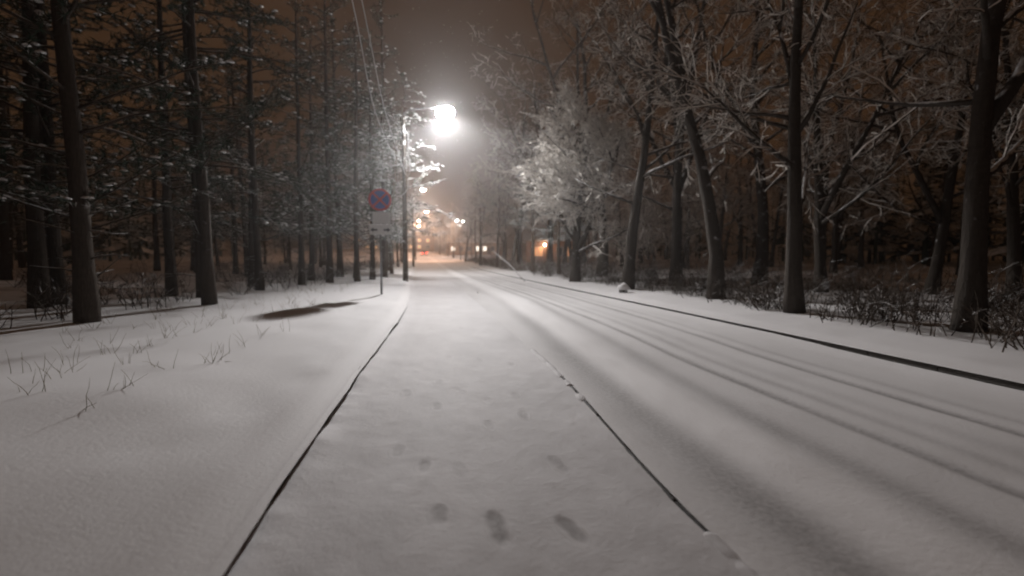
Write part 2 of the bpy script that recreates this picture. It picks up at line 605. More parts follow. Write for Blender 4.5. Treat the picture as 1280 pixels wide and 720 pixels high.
# ---- kerbs: one stone each metre
def kerb_line(name, fu, side, y0, y1, z0, step, mat, size):
    root = empty(name, (0, 0, 0)); tag(root, kind='structure')
    mb = MB(); mb.box((0, 0, 0), (size[0], step - .012, size[1]), bevel=.008)
    me = mb.mesh('kerb_stone'); me.materials.append(mat)
    y = y0; rn = random.Random(3)
    while y < y1:
        ya, yb = y, y + step
        ua, ub = float(fu(ya)), float(fu(yb))
        ua += float(bend(ya)); ub += float(bend(yb))
        o = bpy.data.objects.new('kerb_stone', me); col.objects.link(o); o.parent = root
        o.location = ((ua + ub) / 2 + side * size[0] / 2 + rn.uniform(-.006, .006), (ya + yb) / 2, z0 + float(rise((ya + yb) / 2)) - size[1] / 2 + rn.uniform(-.006, .004))
        o.rotation_euler = (math.atan2(float(rise(yb) - rise(ya)), step), rn.uniform(-.01, .01), -math.atan2(ub - ua, step))
        y += step
    return root


kerb_line('kerb_left', kerb_u, -1, -4, 60, .112, 1.0, M_KERB, (.15, .30))
kerb_line('kerb_right', farkerb_u, 1, -4, 60, .095, 1.0, M_KERB, (.15, .30))
kerb_line('edging', edge_u, 1, -3, 7, .006, .8, M_EDGE, (.030, .16))
# snow lying over the edging, leaving it bare only in short runs
ys = np.arange(-3, 7.4, .02)
cov = np.full(len(ys), 1.0)
for a, b in ((2.30, 3.18), (3.26, 3.70), (3.78, 4.62), (4.95, 5.2), (5.5, 5.6)):
    cov -= sstep(a - .06, a + .02, ys) * (1 - sstep(b - .02, b + .06, ys))
cov = np.clip(cov + .25 * fbm(ys * 9, ys * 0, 3, 2), 0, 1)
cc = np.array([-.06, -.02, .004, .028, .055, .105])
Y2 = np.repeat(ys[:, None], len(cc), 1)
U2 = edge_u(Y2) + cc[None, :] + .012 * fbm(Y2 * 5, cc[None, :] * 20, 3, 14)
prof_ = np.array([-.02, .010, .017, .015, -.004, -.04])
Z2 = prof_[None, :] * (1 + .4 * fbm(Y2 * 4, cc[None, :] * 9, 3, 19)) - .05 * (1 - cov[:, None])
tag(link_mesh('snow_on_edging', grid_mesh('snow_on_edging', U2, Y2, Z2, np.full(U2.shape, .12)), M_PATH), kind='structure')


# ================================================================== trees
def rvec(rn):
    return Vector((rn.gauss(0, 1), rn.gauss(0, 1), rn.gauss(0, 1)))


def limb(rn, p, d, L, r0, r1, nseg, wander, trop):
    pts = [p.copy()]; rad = [r0]; d = d.normalized()
    for i in range(nseg):
        d = (d + rvec(rn) * wander + Vector((0, 0, trop))).normalized()
        p = p + d * (L / nseg)
        pts.append(p.copy()); rad.append(r0 + (r1 - r0) * (i + 1) / nseg)
    return pts, rad


def pick(pts, t):
    x = t * (len(pts) - 1); i = min(int(x), len(pts) - 2); f = x - i
    return pts[i].lerp(pts[i + 1], f), (pts[i + 1] - pts[i]).normalized()


def side_dir(rn, d, ang, az=None):
    s = d.cross(Vector((0, 0, 1)))
    if s.length < .05: s = d.cross(Vector((1, 0, 0)))
    s.normalize(); t = s.cross(d)
    a = rn.uniform(0, 2 * PI) if az is None else az
    return d * math.cos(ang) + (s * math.cos(a) + t * math.sin(a)) * math.sin(ang)


def broadleaf(seed, H, r0, fork, spread, nl, dens=1.0, lean=(0, 0), bias=None, snowy=1.0, low=.3):
    """bare broadleaved tree, its twigs loaded with snow -> trunk mesh, crown mesh, snow mesh"""
    rn = random.Random(seed)
    tr, cr, sn = MB(), MB(), MB()
    d0 = Vector((lean[0], lean[1], 1))
    tp, trd = limb(rn, Vector((0, 0, -.25)), d0, H * .8, r0, r0 * .16, 9, .05, .02)
    trd[0] = r0 * 1.35
    tr.tube(tp, trd, 9)
    stems = [(tp, trd)]
    if fork:
        q, d = pick(tp, fork)
        fp, fr = limb(rn, q, side_dir(rn, d, .5, rn.uniform(0, 6)), H * .55, r0 * .6, r0 * .1, 7, .07, .07)
        tr.tube(fp, fr, 8); stems.append((fp, fr))

    def twig(p, d, L, r, lvl):
        pts, rad = limb(rn, p, d, L, r, r * .45, 3 if lvl < 4 else 2, .20, -.05)
        cr.tube(pts, rad, 3, False)
        if rn.random() < .8 * snowy:
            off = Vector((0, 0, r * .9 + .004))
            sn.tube([q + off for q in pts], [r * 1.0 + .007, r * .9 + .010, r * .6 + .006][:len(pts)] + [r * .4 + .004] * (len(pts) - 3), 3, True)
        return pts
    for k in range(nl):
        pts0, rad0 = stems[k % len(stems)] if k % 3 else stems[0]
        t = low + (1 - low) * ((k + rn.random() * .7) / nl) ** .9
        p, d = pick(pts0, min(t, .98))
        rb = r0 * (.42 - .28 * t)
        ld = side_dir(rn, d, rn.uniform(.75, 1.25) - .25 * t)
        if bias is not None and rn.random() < .45:
            ld = (ld + Vector(bias) * 1.2).normalized()
        L = H * spread * (1.08 - .62 * t) * rn.uniform(.7, 1.1)
        lp, lr = limb(rn, p, ld, L, rb, rb * .25, 6, .13, .035)
        tr.tube(lp, lr, 6)
        nb = max(4, int(9 * dens * L / (H * .3)))
        for b in range(nb):
            tb = .22 + .78 * (b + rn.random()) / nb
            q, dq = pick(lp, min(tb, .99))
            bl = L * rn.uniform(.28, .48) * (1.1 - .5 * tb)
            br = max(.012, rb * .30 * (1.1 - .6 * tb))
            bp, brd = limb(rn, q, side_dir(rn, dq, rn.uniform(.5, 1.0)), bl, br, br * .35, 4, .16, .01)
            cr.tube(bp, brd, 4, False)
            off = Vector((0, 0, br * .8))
            if snowy > .3:
                sn.tube([x + off for x in bp], [br * .9 + .006] * len(bp), 3)
            for s_ in range(int(6 * dens + rn.random())):
                ts = .15 + .85 * rn.random()
                q2, d2 = pick(bp, min(ts, .99))
                pts = twig(q2, side_dir(rn, d2, rn.uniform(.4, 1.1)), rn.uniform(.45, .95) * min(1.0, .45 + bl * .4), .0085, 3)
                for e_ in range(int(2.6 * dens + rn.random())):
                    q3, d3 = pick(pts, rn.uniform(.25, .98))
                    twig(q3, side_dir(rn, d3, rn.uniform(.4, 1.1)), rn.uniform(.18, .45), .0055, 4)
    return tr.mesh('trunk', True), cr.mesh('crown'), sn.mesh('snow')


def pine(seed, H, r0, bare, reach, nb, snowy=.5, droop=-.03, tufts=1.0):
    rn = random.Random(seed)
    tr, cr, sn = MB(), MB(), MB()
    tp, trd = limb(rn, Vector((0, 0, -.25)), Vector((rn.uniform(-.04, .04), rn.uniform(-.04, .04), 1)), H, r0, r0 * .15, 10, .025, .02)
    trd[0] = r0 * 1.3
    tr.tube(tp, trd, 8)
    for k in range(9):                                     # dead stubs on the bare bole
        q, d = pick(tp, bare * rn.uniform(.35, 1))
        bp, br = limb(rn, q, side_dir(rn, d, 1.3), rn.uniform(.3, 1.3), .022, .006, 3, .2, -.03)
        tr.tube(bp, br, 4)
    for k in range(nb):
        t = bare + (1 - bare) * (k + rn.random()) / nb
        q, d = pick(tp, min(t, .985))
        L = reach * (1.12 - (t - bare) / (1 - bare) * .80) * rn.uniform(.65, 1.1)
        bp, br = limb(rn, q, side_dir(rn, d, rn.uniform(1.1, 1.55)), L, r0 * .22, .012, 6, .10, droop)
        tr.tube(bp, br, 5)
        n2 = max(5, int(L * 4.2 * tufts))
        for b in range(n2):
            tb = .25 + .75 * (b + rn.random()) / n2
            p2, d2 = pick(bp, min(tb, .99))
            sl = rn.uniform(.35, .95) * min(1, L / 2.5)
            sp, sr = limb(rn, p2, side_dir(rn, d2, rn.uniform(.5, 1.0), rn.choice((0, PI)) + rn.uniform(-.5, .5)), sl, .010, .004, 3, .12, -.04)
            cr.tube(sp, sr, 3, False)
            for c in range(max(2, int(sl * 6.5 * tufts))):
                p3, d3 = pick(sp, rn.uniform(.2, 1.0))
                d3 = (d3 + Vector((0, 0, .25))).normalized()
                for m in range(7):
                    dn = (d3 * rn.uniform(.3, 1.0) + rvec(rn) * .55).normalized()
                    ln = rn.uniform(.11, .21)
                    w = dn.cross(rvec(rn)).normalized() * rn.uniform(.008, .017)
                    a = p3 + w; b_ = p3 - w; e = p3 + dn * ln
                    i = len(cr.v)
                    cr.v += [tuple(a), tuple(b_), tuple(e)]; cr.f.append((i, i + 1, i + 2))
                if rn.random() < snowy:
                    s_ = rn.uniform(.05, .11)
                    sn.blob(p3 + d3 * .05 + Vector((0, 0, .025)), (s_, s_ * rn.uniform(.6, 1.0), s_ * .42), rn, 5)
    return tr.mesh('trunk', True), cr.mesh('crown'), sn.mesh('snow', True)


ORD = ['first', 'second', 'third', 'fourth', 'fifth', 'sixth', 'seventh', 'eighth', 'ninth', 'tenth', 'eleventh', 'twelfth', 'thirteenth', 'fourteenth',
       'fifteenth', 'sixteenth', 'seventeenth', 'eighteenth', 'nineteenth', 'twentieth', 'twenty-first', 'twenty-second', 'twenty-third']


def put_tree(kind, meshes, mats, u, y, rz, s, label, group, cat='tree', zf=None):
    x = u + float(bend(y))
    z = float(zf(np.array(u), np.array(y)))
    o = empty(kind, (x, y, z), rz); o.scale = (s, s, s)
    for nm, me, mt in zip(('trunk', 'crown', 'snow_load'), meshes, mats):
        c = link_mesh(nm, me, mt, o)
        if nm != 'trunk': c['kind'] = 'stuff'
    tag(o, label, cat, group)
    return o


PM = (M_PINEBARK, M_NEEDLE, M_CAPS)
DM = (M_BARK, M_TWIG, M_TWIGSNOW)
pines = [pine(11, 14, .15, .17, 3.0, 46, .17), pine(12, 16, .17, .20, 2.9, 46, .14), pine(13, 13, .14, .15, 2.8, 44, .18), pine(14, 17, .18, .24, 3.0, 44, .14)]
pine_near = pine(15, 12, .16, .28, 3.7, 46, .38, -.045, 1.15)
decid = [broadleaf(21, 15, .22, .25, .34, 18, 1.15, (.03, .02), None, .45, .22), broadleaf(22, 18, .24, .3, .30, 19, 1.1, (-.04, .0), None, .35, .22),
         broadleaf(23, 13, .19, .0, .36, 17, 1.15, (0, .03), None, .5, .2), broadleaf(24, 20, .27, .4, .28, 19, 1.1, (.02, 0), None, .3, .25)]
hero = broadleaf(31, 11, .27, .20, .40, 26, 1.25, (-.02, 0), (-1.0, -.25, .10), 1.35, .17)
leaning = broadleaf(33, 15, .24, 0, .32, 16, .9, (.17, .05), None, .4, .3)

# ---- wood on the left, pines
lf = []
rn = random.Random(77)
front = [(-2.1, 29.6), (-2.5, 26.4), (-2.2, 30.5), (-3.0, 24.2), (-3.5, 27.6), (-4.1, 23.2), (-2.0, 35.5), (-3.2, 33.5), (-4.6, 29.5),
         (-4.9, 21.4), (-5.4, 25.6), (-5.6, 18.4), (-6.6, 20.6), (-6.2, 15.4), (-7.6, 16.6), (-7.2, 12.2), (-9.0, 13.4), (-8.2, 8.8), (-10.4, 9.4), (-11.5, 5.6), (-6.1, 10.2), (-5.2, 13.2), (-8.8, 5.2)]
front.sort(key=lambda p: -(p[0] / p[1]))
for i, (u, y) in enumerate(front):
    if (u, y) == (-2.1, 29.6):
        put_tree('pine_tree', pine_near, PM, u, y, .6, 1.0, 'snow-loaded pine right under the bright street lamp, its boughs beside the pole', 'pines of the left wood edge', zf=bank_z)
        continue
    me = pines[(i * 3 + int(u * 7)) % 4]
    put_tree('pine_tree', me, PM, u, y, rn.uniform(0, 6.28), rn.uniform(.8, 1.05), f'dark pine trunk at the wood edge, {ORD[i]} to the left from the lamp pole', 'pines of the left wood edge', zf=bank_z)
for i, (u, y) in enumerate([(-2.6, 41), (-3.0, 48), (-2.4, 55), (-3.4, 63), (-2.6, 72), (-3.2, 83), (-2.8, 96), (-3.2, 112), (-2.8, 130), (-3.3, 152)]):
    put_tree('pine_tree', pines[i % 4], PM, u, y, rn.uniform(0, 6.28), rn.uniform(.8, 1.0), f'hazy pine beyond the lamp pole, {ORD[i]} along the left side of the street', 'pines lining the far left kerb', zf=bank_z)
for k in range(46):
    y = rn.uniform(4, 75); u = -rn.uniform(6.5, 34) - max(0, 12 - y) * .6
    if u > -6 - y * .08: u -= 3
    put_tree('pine_tree', pines[rn.randrange(4)], PM, u, y, rn.uniform(0, 6.28), rn.uniform(.8, 1.1), 'dim pine deep in the dark wood left of the snowy lawn', 'pines deep in the left wood', zf=bank_z)

# ---- trees on the right
row = [(9.3, 31.5), (8.9, 37.6), (8.6, 44.5), (8.3, 52), (7.6, 61), (8.0, 70), (7.6, 81), (8.0, 95), (7.7, 110), (8.0, 130), (7.8, 158)]
put_tree('broadleaf_tree', hero, DM, 7.9, 23.8, 0, 1.0, 'bare tree with bright snow-covered crown reaching over the road, trunk forked', 'trees along the right verge', zf=verge_z)
put_tree('broadleaf_tree', leaning, DM, 8.1, 17.9, .2, 1.0, 'dark tree with leaning trunk beside the snow-capped stump', 'trees along the right verge', zf=verge_z)
for i, (u, y) in enumerate(row):
    con = i in (0, 1, 3, 5)
    put_tree('pine_tree' if con else 'broadleaf_tree', pines[i % 4] if con else decid[(i * 3 + 1) % 4], PM if con else DM, u, y, rn.uniform(0, 6.28), rn.uniform(.78, .95) if con else rn.uniform(.66, .82),
             f"hazy {'pine' if con else 'bare tree'} of the avenue, {ORD[i]} beyond the bright snow-covered crown", 'trees along the right verge', zf=verge_z)
for i, (u, y) in enumerate([(8.9, 13.2), (8.5, 9.6), (9.3, 6.6), (9.0, 3.2)]):
    put_tree('broadleaf_tree', decid[(i + 3) % 4], DM, u, y, rn.uniform(0, 6.28), rn.uniform(.8, .95), f'dark bare tree at the verge, {ORD[i]} to the right of the leaning trunk', 'trees along the right verge', zf=verge_z)
tall = [(10.8, 27.5, 3, 1.12), (12.6, 22, 1, 1.1), (11.5, 34, 3, 1.08), (10.6, 18.6, 1, .95), (11.3, 41, 1, 1.15), (14.5, 18.5, 3, 1.0), (10.5, 50, 3, 1.1)]
for i, (u, y, k, s) in enumerate(sorted(tall, key=lambda p: p[0] / p[1])):
    put_tree('broadleaf_tree', decid[k], DM, u, y, rn.uniform(0, 6.28), s, f'tall dark tree rising behind the verge trees, {ORD[i]} from the street', 'tall trees of the right wood', zf=verge_z)
for k in range(52):
    y = rn.uniform(2, 90); u = rn.uniform(11.5, 42)
    if u < 13 and y < 40: u += 6
    put_tree('broadleaf_tree', decid[rn.randrange(4)], DM, u, y, rn.uniform(0, 6.28), rn.uniform(.75, 1.05), 'dim bare tree deep in the dark wood right of the road', 'trees deep in the right wood', zf=verge_z)


# ---- undergrowth: twiggy brush nobody could count
def brush(name, spots, seed, label):
    rn = random.Random(seed); mb = MB()
    for u, y, h, z in spots:
        x = u + float(bend(y))
        for s_ in range(rn.randrange(9, 15)):
            d = Vector((rn.gauss(0, .45), rn.gauss(0, .45), 1))
            L = h * rn.uniform(.6, 1.1)
            p, r = limb(rn, Vector((x + rn.gauss(0, .22), y + rn.gauss(0, .22), z - .05)), d, L, .012, .004, 4, .16, .0)
            mb.tube(p, r, 3, False)
            for t_ in range(5):
                q, dq = pick(p, rn.uniform(.3, .98))
                p2, r2 = limb(rn, q, side_dir(rn, dq, rn.uniform(.5, 1.1)), L * rn.uniform(.2, .45), .007, .003, 2, .2, 0)
                mb.tube(p2, r2, 3, False)
    o = mb.build(name, M_BRUSH)
    tag(o, label, 'undergrowth', kind='stuff')


sp = []
for k in range(330):
    y = 2 + 88 * rn.random() ** 1.5
    d = 1.75 + rn.expovariate(.45)
    u = float(farkerb_u(y)) + d + (.25 if 26 < y < 29 else 0)
    sp.append((u, y, rn.uniform(.5, 1.5) * min(1.0, .45 + d * .15), float(verge_z(np.array(u), np.array(y)))))
brush('undergrowth', sp, 4, 'brown twiggy undergrowth below the trees right of the road')
sp = []
for k in range(130):
    y = 4 + 70 * rn.random() ** 1.3
    u = -4.6 - max(0, 16 - y) * .30 - rn.expovariate(.25)
    sp.append((u, y, rn.uniform(.4, 1.1), float(bank_z(np.array(u), np.array(y)))))
brush('undergrowth', sp, 6, 'dark twiggy undergrowth between the pine trunks left of the lawn')

# the woods go on behind as one dark mass
def far_wood(spots, seed, label):
    rn = random.Random(seed); mb = MB()
    for x, y, h, z in spots:
        mb.tube([(x, y, z - .5), (x + rn.gauss(0, .2), y, z + h * .9)], [.20, .05], 5, False)
        for k in range(70):
            t = rn.random() ** .8
            zz = z + h * (.10 + .9 * t); rr = h * .17 * (1.08 - t) * rn.uniform(.6, 1.15)
            a = rn.uniform(0, 2 * PI); c, s_ = math.cos(a), math.sin(a)
            w = rr * rn.uniform(.22, .4)
            tip = (x + c * rr, y + s_ * rr, zz - rr * rn.uniform(.1, .5))
            mb.add([(x - s_ * w * .3, y + c * w * .3, zz), (x + c * rr * .6 - s_ * w, y + s_ * rr * .6 + c * w, zz - rr * .25), tip, (x + c * rr * .6 + s_ * w, y + s_ * rr * .6 - c * w, zz - rr * .25)],
                   [(0, 1, 2), (0, 2, 3)])
    tag(mb.build('distant_wood', M_NEEDLE), label, 'wood', kind='stuff')


sp = []
for k in range(300):
    y = rn.uniform(-12, 150); u = -rn.uniform(34, 85) - rn.random() * 6
    sp.append((u + float(bend(y)), y, rn.uniform(9, 17), float(bank_z(np.array(u), np.array(y)))))
far_wood(sp, 51, 'dark mass of distant wood behind the pines on the left')
sp = []
for k in range(300):
    y = rn.uniform(-12, 60) if k < 200 else rn.uniform(60, 150); u = rn.uniform(42, 92)
    sp.append((u + float(bend(y)), y, rn.uniform(9, 17), float(verge_z(np.array(u), np.array(y)))))
far_wood(sp, 52, 'dark mass of distant wood behind the bare trees on the right')

# dry grass poking through the snow
mb = MB(); rn = random.Random(15)
for k in range(260):
    y = 2.5 + 20 * rn.random() ** 1.4
    u = float(kerb_u(y)) - 1.3 - rn.expovariate(.35) - max(0, 9 - y) * .12
    if u > -2.6 and y > 9: continue
    z = float(bank_z(np.array(u), np.array(y)))
    for b in range(rn.randrange(2, 6)):
        p, r = limb(rn, Vector((u + rn.gauss(0, .05), y + rn.gauss(0, .05), z - .03)), Vector((rn.gauss(0, .35), rn.gauss(0, .35), 1)), rn.uniform(.10, .34), .0032, .0012, 4, .14, -.10)
        mb.tube(p, r, 3, False)
tag(mb.build('dry_grass', plain('dry_grass_stalks', (.20, .15, .085), .9, 0, .3, 10)), 'dry grass stalks poking through the snow of the left lawn', 'grass', kind='stuff')

# fallen pole-like branch leaning at the verge, snow along its top
b0 = Vector((*gnd(656, 351, .2), .18)); b1 = at(616, 314, b0.y + 3.2)
mb = MB(); pts = [b0.lerp(b1, t) + Vector((.05, 0, .05)) * math.sin(t * PI) for t in (0, .25, .5, .75, 1)]
root = empty('leaning_branch', b0); tag(root, 'thin snow-coated dead branch leaning up from the verge edge', 'branch')
mb.tube([p - b0 for p in pts], [.026, .022, .018, .014, .009], 7); mb.build('stem', M_BARK, root, True)
mb = MB(); mb.tube([p - b0 + Vector((0, 0, .022)) for p in pts], [.013, .017, .015, .012, .009], 6); mb.build('snow', M_CAPS, root, True)

# snow-capped stump
su, sy = gnd(779, 363, .22)
root = empty('tree_stump', (su, sy, .18)); tag(root, 'small tree stump under a white snow cap at the leaning trunk', 'stump')
mb = MB(); mb.lathe([(.19, -.15), (.16, 0), (.14, .14), (.13, .16)], 10); mb.build('wood', M_BARK, root, True)
mb = MB(); mb.blob((0, -.03, .13), (.26, .24, .20), random.Random(2), 9); mb.build('snow_cap', M_CAPS, root, True)


# ================================================================== street lamps
def lamp_light(name, parent, loc, power, colr, along=0.0, radius=.10):
    d = bpy.data.lights.new(name, 'POINT'); d.energy = power; d.color = colr; d.shadow_soft_size = radius
    if along > 0:                       # road-lighting optic: throws more light along the street than straight down
        d.use_nodes = True
        n = d.node_tree.nodes; l = d.node_tree.links
        e = n['Emission']
        g = n.new('ShaderNodeNewGeometry'); s = n.new('ShaderNodeSeparateXYZ'); l.new(g.outputs['Incoming'], s.inputs[0])
        ab = n.new('ShaderNodeMath'); ab.operation = 'ABSOLUTE'; l.new(s.outputs['Y'], ab.inputs[0])
        pw = n.new('ShaderNodeMath'); pw.operation = 'POWER'; pw.inputs[1].default_value = 4.0; l.new(ab.outputs[0], pw.inputs[0])
        ma = n.new('ShaderNodeMath'); ma.operation = 'MULTIPLY_ADD'; ma.inputs[1].default_value = along; ma.inputs[2].default_value = 1.0
        l.new(pw.outputs[0], ma.inputs[0])
        cut = n.new('ShaderNodeMapRange'); cut.interpolation_type = 'SMOOTHSTEP'      # shell of the lamp head keeps light from going up
        cut.inputs['From Min'].default_value = -.395; cut.inputs['From Max'].default_value = -.27
        cut.inputs['To Min'].default_value = 1.0; cut.inputs['To Max'].default_value = .12
        l.new(s.outputs['Z'], cut.inputs['Value'])
        nad = n.new('ShaderNodeMapRange'); nad.interpolation_type = 'SMOOTHSTEP'      # less light straight down
        nad.inputs['From Min'].default_value = -1.0; nad.inputs['From Max'].default_value = -.45
        nad.inputs['To Min'].default_value = .42; nad.inputs['To Max'].default_value = 1.0
        l.new(s.outputs['Z'], nad.inputs['Value'])
        m0 = n.new('ShaderNodeMath'); m0.operation = 'MULTIPLY'; l.new(ma.outputs[0], m0.inputs[0]); l.new(nad.outputs['Result'], m0.inputs[1])
        mu = n.new('ShaderNodeMath'); mu.operation = 'MULTIPLY'; l.new(m0.outputs[0], mu.inputs[0]); l.new(cut.outputs['Result'], mu.inputs[1])
        hs = n.new('ShaderNodeMapRange'); hs.interpolation_type = 'SMOOTHSTEP'       # emission dimmed away from the road, added to darken the left pines
        hs.inputs['From Min'].default_value = -.55; hs.inputs['From Max'].default_value = -.16
        hs.inputs['To Min'].default_value = .28; hs.inputs['To Max'].default_value = 1.0
        l.new(s.outputs['X'], hs.inputs['Value'])
        m2 = n.new('ShaderNodeMath'); m2.operation = 'MULTIPLY'; l.new(mu.outputs[0], m2.inputs[0]); l.new(hs.outputs['Result'], m2.inputs[1])
        l.new(m2.outputs[0], e.inputs['Strength'])
    o = bpy.data.objects.new(name, d); col.objects.link(o); o.parent = parent; o.location = loc
    return o


def street_lamp(u, y, zg, hx, hz, power, colr, label, glow, along=0.0, side=1, bowl=.17):
    x = u + float(bend(y)); zg = zg + float(rise(y))
    root = empty('street_lamp', (x, y, zg)); tag(root, label, 'street lamp', 'street lamps')
    h = hz - zg + float(rise(y)) if False else hz
    mb = MB(); mb.tube([(0, 0, -.3), (0, 0, 1.2), (0, 0, h * .5), (0, 0, h - .35)], [.15, .135, .115, .085], 12)
    mb.build('pole', M_POLE, root, True)
    arm = [(0, 0, h - .6), (side * .06, 0, h - .2), (side * .35, 0, h + .02), (side * hx * .6, 0, h + .13), (side * (hx - .3), 0, h + .17)]
    mb = MB(); mb.tube(arm, [.035, .035, .033, .03, .028], 8); mb.build('arm', M_STEEL, root, True)
    # luminaire: flat shell, bowl of glass below
    hc = Vector((side * hx, 0, h + .16))
    mb = MB()
    prof = [(-.52, .07, .05), (-.36, .17, .085), (0, .21, .13), (.34, .205, .12), (.50, .12, .06)]
    vs = []; ring = 10
    for (px_, wy, hh) in prof:
        for k in range(ring):
            a = PI * k / (ring - 1)
            vs.append((hc.x + side * px_, math.cos(a) * wy, hc.z + math.sin(a) * hh))
    fs = []
    for i in range(len(prof) - 1):
        for k in range(ring):
            k2 = (k + 1) % ring
            fs.append((i * ring + k, i * ring + k2, (i + 1) * ring + k2, (i + 1) * ring + k))
    fs.append(tuple(range(ring))); fs.append(tuple(reversed(range((len(prof) - 1) * ring, len(prof) * ring))))
    mb.add(vs, fs); head = mb.build('lamp_head', M_HOUSING, root, True)
    mb = MB(); n = 14
    vs = []; fs = []
    for j, (rr, dz) in enumerate(((1, -.004), (1.10, -.35 * bowl), (.98, -.68 * bowl), (.58, -.93 * bowl), (.05, -bowl))):
        for k in range(n):
            a = 2 * PI * k / n
            vs.append((hc.x + side * .05 + math.cos(a) * (.20 + .4 * bowl) * rr, math.sin(a) * (.10 + .42 * bowl) * rr, hc.z + dz))
    for j in range(4):
        for k in range(n):
            k2 = (k + 1) % n
            fs.append((j * n + k, (j + 1) * n + k, (j + 1) * n + k2, j * n + k2))
    fs.append(tuple(range(n)))
    mb.add(vs, fs)
    mb.build('glass_bowl', lamp_glass('lamp_glass', colr, glow), head, True)
    lamp_light('lamp_light', root, (hc.x + side * .05, 0, hc.z - bowl * .5), power, colr, along, bowl * .5)
    return root


WHITE = (1.0, .975, .965); WARM = (1.0, .60, .40); COOL = (1.0, .93, .84)
L0 = at(555, 140, 26.32)
pu, py_ = gnd(507, 348, .3)
main = street_lamp(pu, py_, .24, L0.x - pu, L0.z - .24 + .02, 2950 * LAMP_MAIN, WHITE, 'nearest street lamp on tall pole, glaring white above the snowy pine', 90, 7.0, bowl=.60)  # glowing bowl oversized so its shape stands in for glare

# cable dropping in loops down the near lamp's pole
mb = MB()
zt = at(510, 168, py_).z
P = [at(510, 166, py_), at(510.5, 180, py_), at(510, 193, py_), at(513, 206, py_), at(512.5, 216, py_), at(509.5, 221, py_), at(506, 217, py_), at(502, 205, py_)]
mb.tube([p - main.location + Vector((0, -.16, 0)) for p in P], .022, 6); mb.build('cable_loop', M_CABLEPALE, main, True)
mb = MB()
P = [at(511, 226, py_), at(510, 235, py_), at(506, 242, py_), at(500, 246, py_)]
mb.tube([p - main.location + Vector((0, -.16, 0)) for p in P], .022, 6); mb.build('cable_loop', M_CABLEPALE, main, True)

street_lamp(-.8, 60, .24, 1.25, 9.1, 1600 * LAMP_FAR, COOL, 'second street lamp along the left side, white and smaller', 60, 2.0)
for i, (yy, c, lab) in enumerate([(94, WARM, 'warm street lamp above the far left kerb, highest of the orange lamps'), (126, WARM, 'warm street lamp far left, just left of the highest orange one'),
                                  (160, WARM, 'warm far street lamp halfway down the row of orange lights'), (196, WARM, 'lowest and farthest warm street lamp at the street end')]):
    street_lamp(-.8, yy, .24, 2.2 if i != 1 else 1.2, 9.0, 6000 * LAMP_FAR, c, lab, 60, 0)
street_lamp(10.6, 108, .3, 2.2, 8.2, 900 * LAMP_FAR, WHITE, 'distant white street lamp over the right avenue, left one of the pair', 60, 0, side=-1)
street_lamp(13.8, 126, .3, 2.2, 9.0, 900 * LAMP_FAR, WHITE, 'distant white street lamp over the right avenue, right one of the pair', 60, 0, side=-1)

# overhead wires between the poles
wp = Vector((-.9, -30, 6.9))
for i, (pa, dz, lab) in enumerate([((440, 0), 0, 'left one of two overhead wires running above the lawn'), ((452, 0), .0, 'right one of two overhead wires, nearer to the street lamp')]):
    a = at(*pa, 10.2 if i else 10.6)
    mid = at(*((481, 138) if i else (469, 140)), 15.0 if i else 15.6)
    end = Vector((pu + (.02 if i else -.12), py_ - .12, 6.05 if i else 5.95))
    pts = []
    tail = Vector((a.x - .1 - .15 * (1 - i), -29.8, 6.8))
    key = [tail, Vector((a.x - .05, -8, 6.15)), Vector((a.x, a.y - 6, a.z - .16)), a, mid, end]
    for j in range(len(key) - 1):
        p0 = key[max(0, j - 1)]; p1 = key[j]; p2 = key[j + 1]; p3 = key[min(len(key) - 1, j + 2)]
        for s_ in range(8):
            t = s_ / 8
            t0 = (p2 - p0) * .5 * (p2 - p1).length * 2 / ((p2 - p0).length + 1e-6); t1 = (p3 - p1) * .5 * (p2 - p1).length * 2 / ((p3 - p1).length + 1e-6)
            pts.append(p1 * (2 * t ** 3 - 3 * t ** 2 + 1) + t0 * (t ** 3 - 2 * t ** 2 + t) + p2 * (-2 * t ** 3 + 3 * t ** 2) + t1 * (t ** 3 - t ** 2))
    pts.append(end)
    mb = MB(); mb.tube(pts, .013, 6)
    o = mb.build('overhead_wire', M_CABLEPALE, None, True); tag(o, lab, 'wire', 'overhead wires')

# ================================================================== traffic sign
sx, sy = gnd(477, 367, .25)
gz = float(bank_z(np.array(sx), np.array(sy)))
root = empty('traffic_sign', (sx, sy, gz), R(4)); tag(root, 'round red and blue no-stopping sign with two white plates on grey post', 'traffic sign')
zz = lambda py: at(477, py, sy).z - gz
mb = MB(); mb.tube([(0, 0, -.2), (0, 0, zz(234))], .038, 10); mb.build('post', M_STEEL, root, True)
RX = Matrix.Rotation(PI / 2, 3, 'X')
DR = .37; dz = zz(250)


def disc(r0, r1, y, th, n=40):
    m_ = MB()
    vs = []
    for yy in (y, y - th):
        for r in (r0, r1):
            for k in range(n):
                a = 2 * PI * k / n; vs.append((math.cos(a) * r, yy, math.sin(a) * r + dz))
    fs = []
    for k in range(n):
        k2 = (k + 1) % n
        fs += [(2 * n + k, 2 * n + k2, 3 * n + k2, 3 * n + k), (n + k, n + k2, k2, k), (n + k, 3 * n + k, 3 * n + k2, n + k2)]
        if r0 > 0: fs.append((k, k2, 2 * n + k2, 2 * n + k))
    m_.add(vs, fs)
    return m_


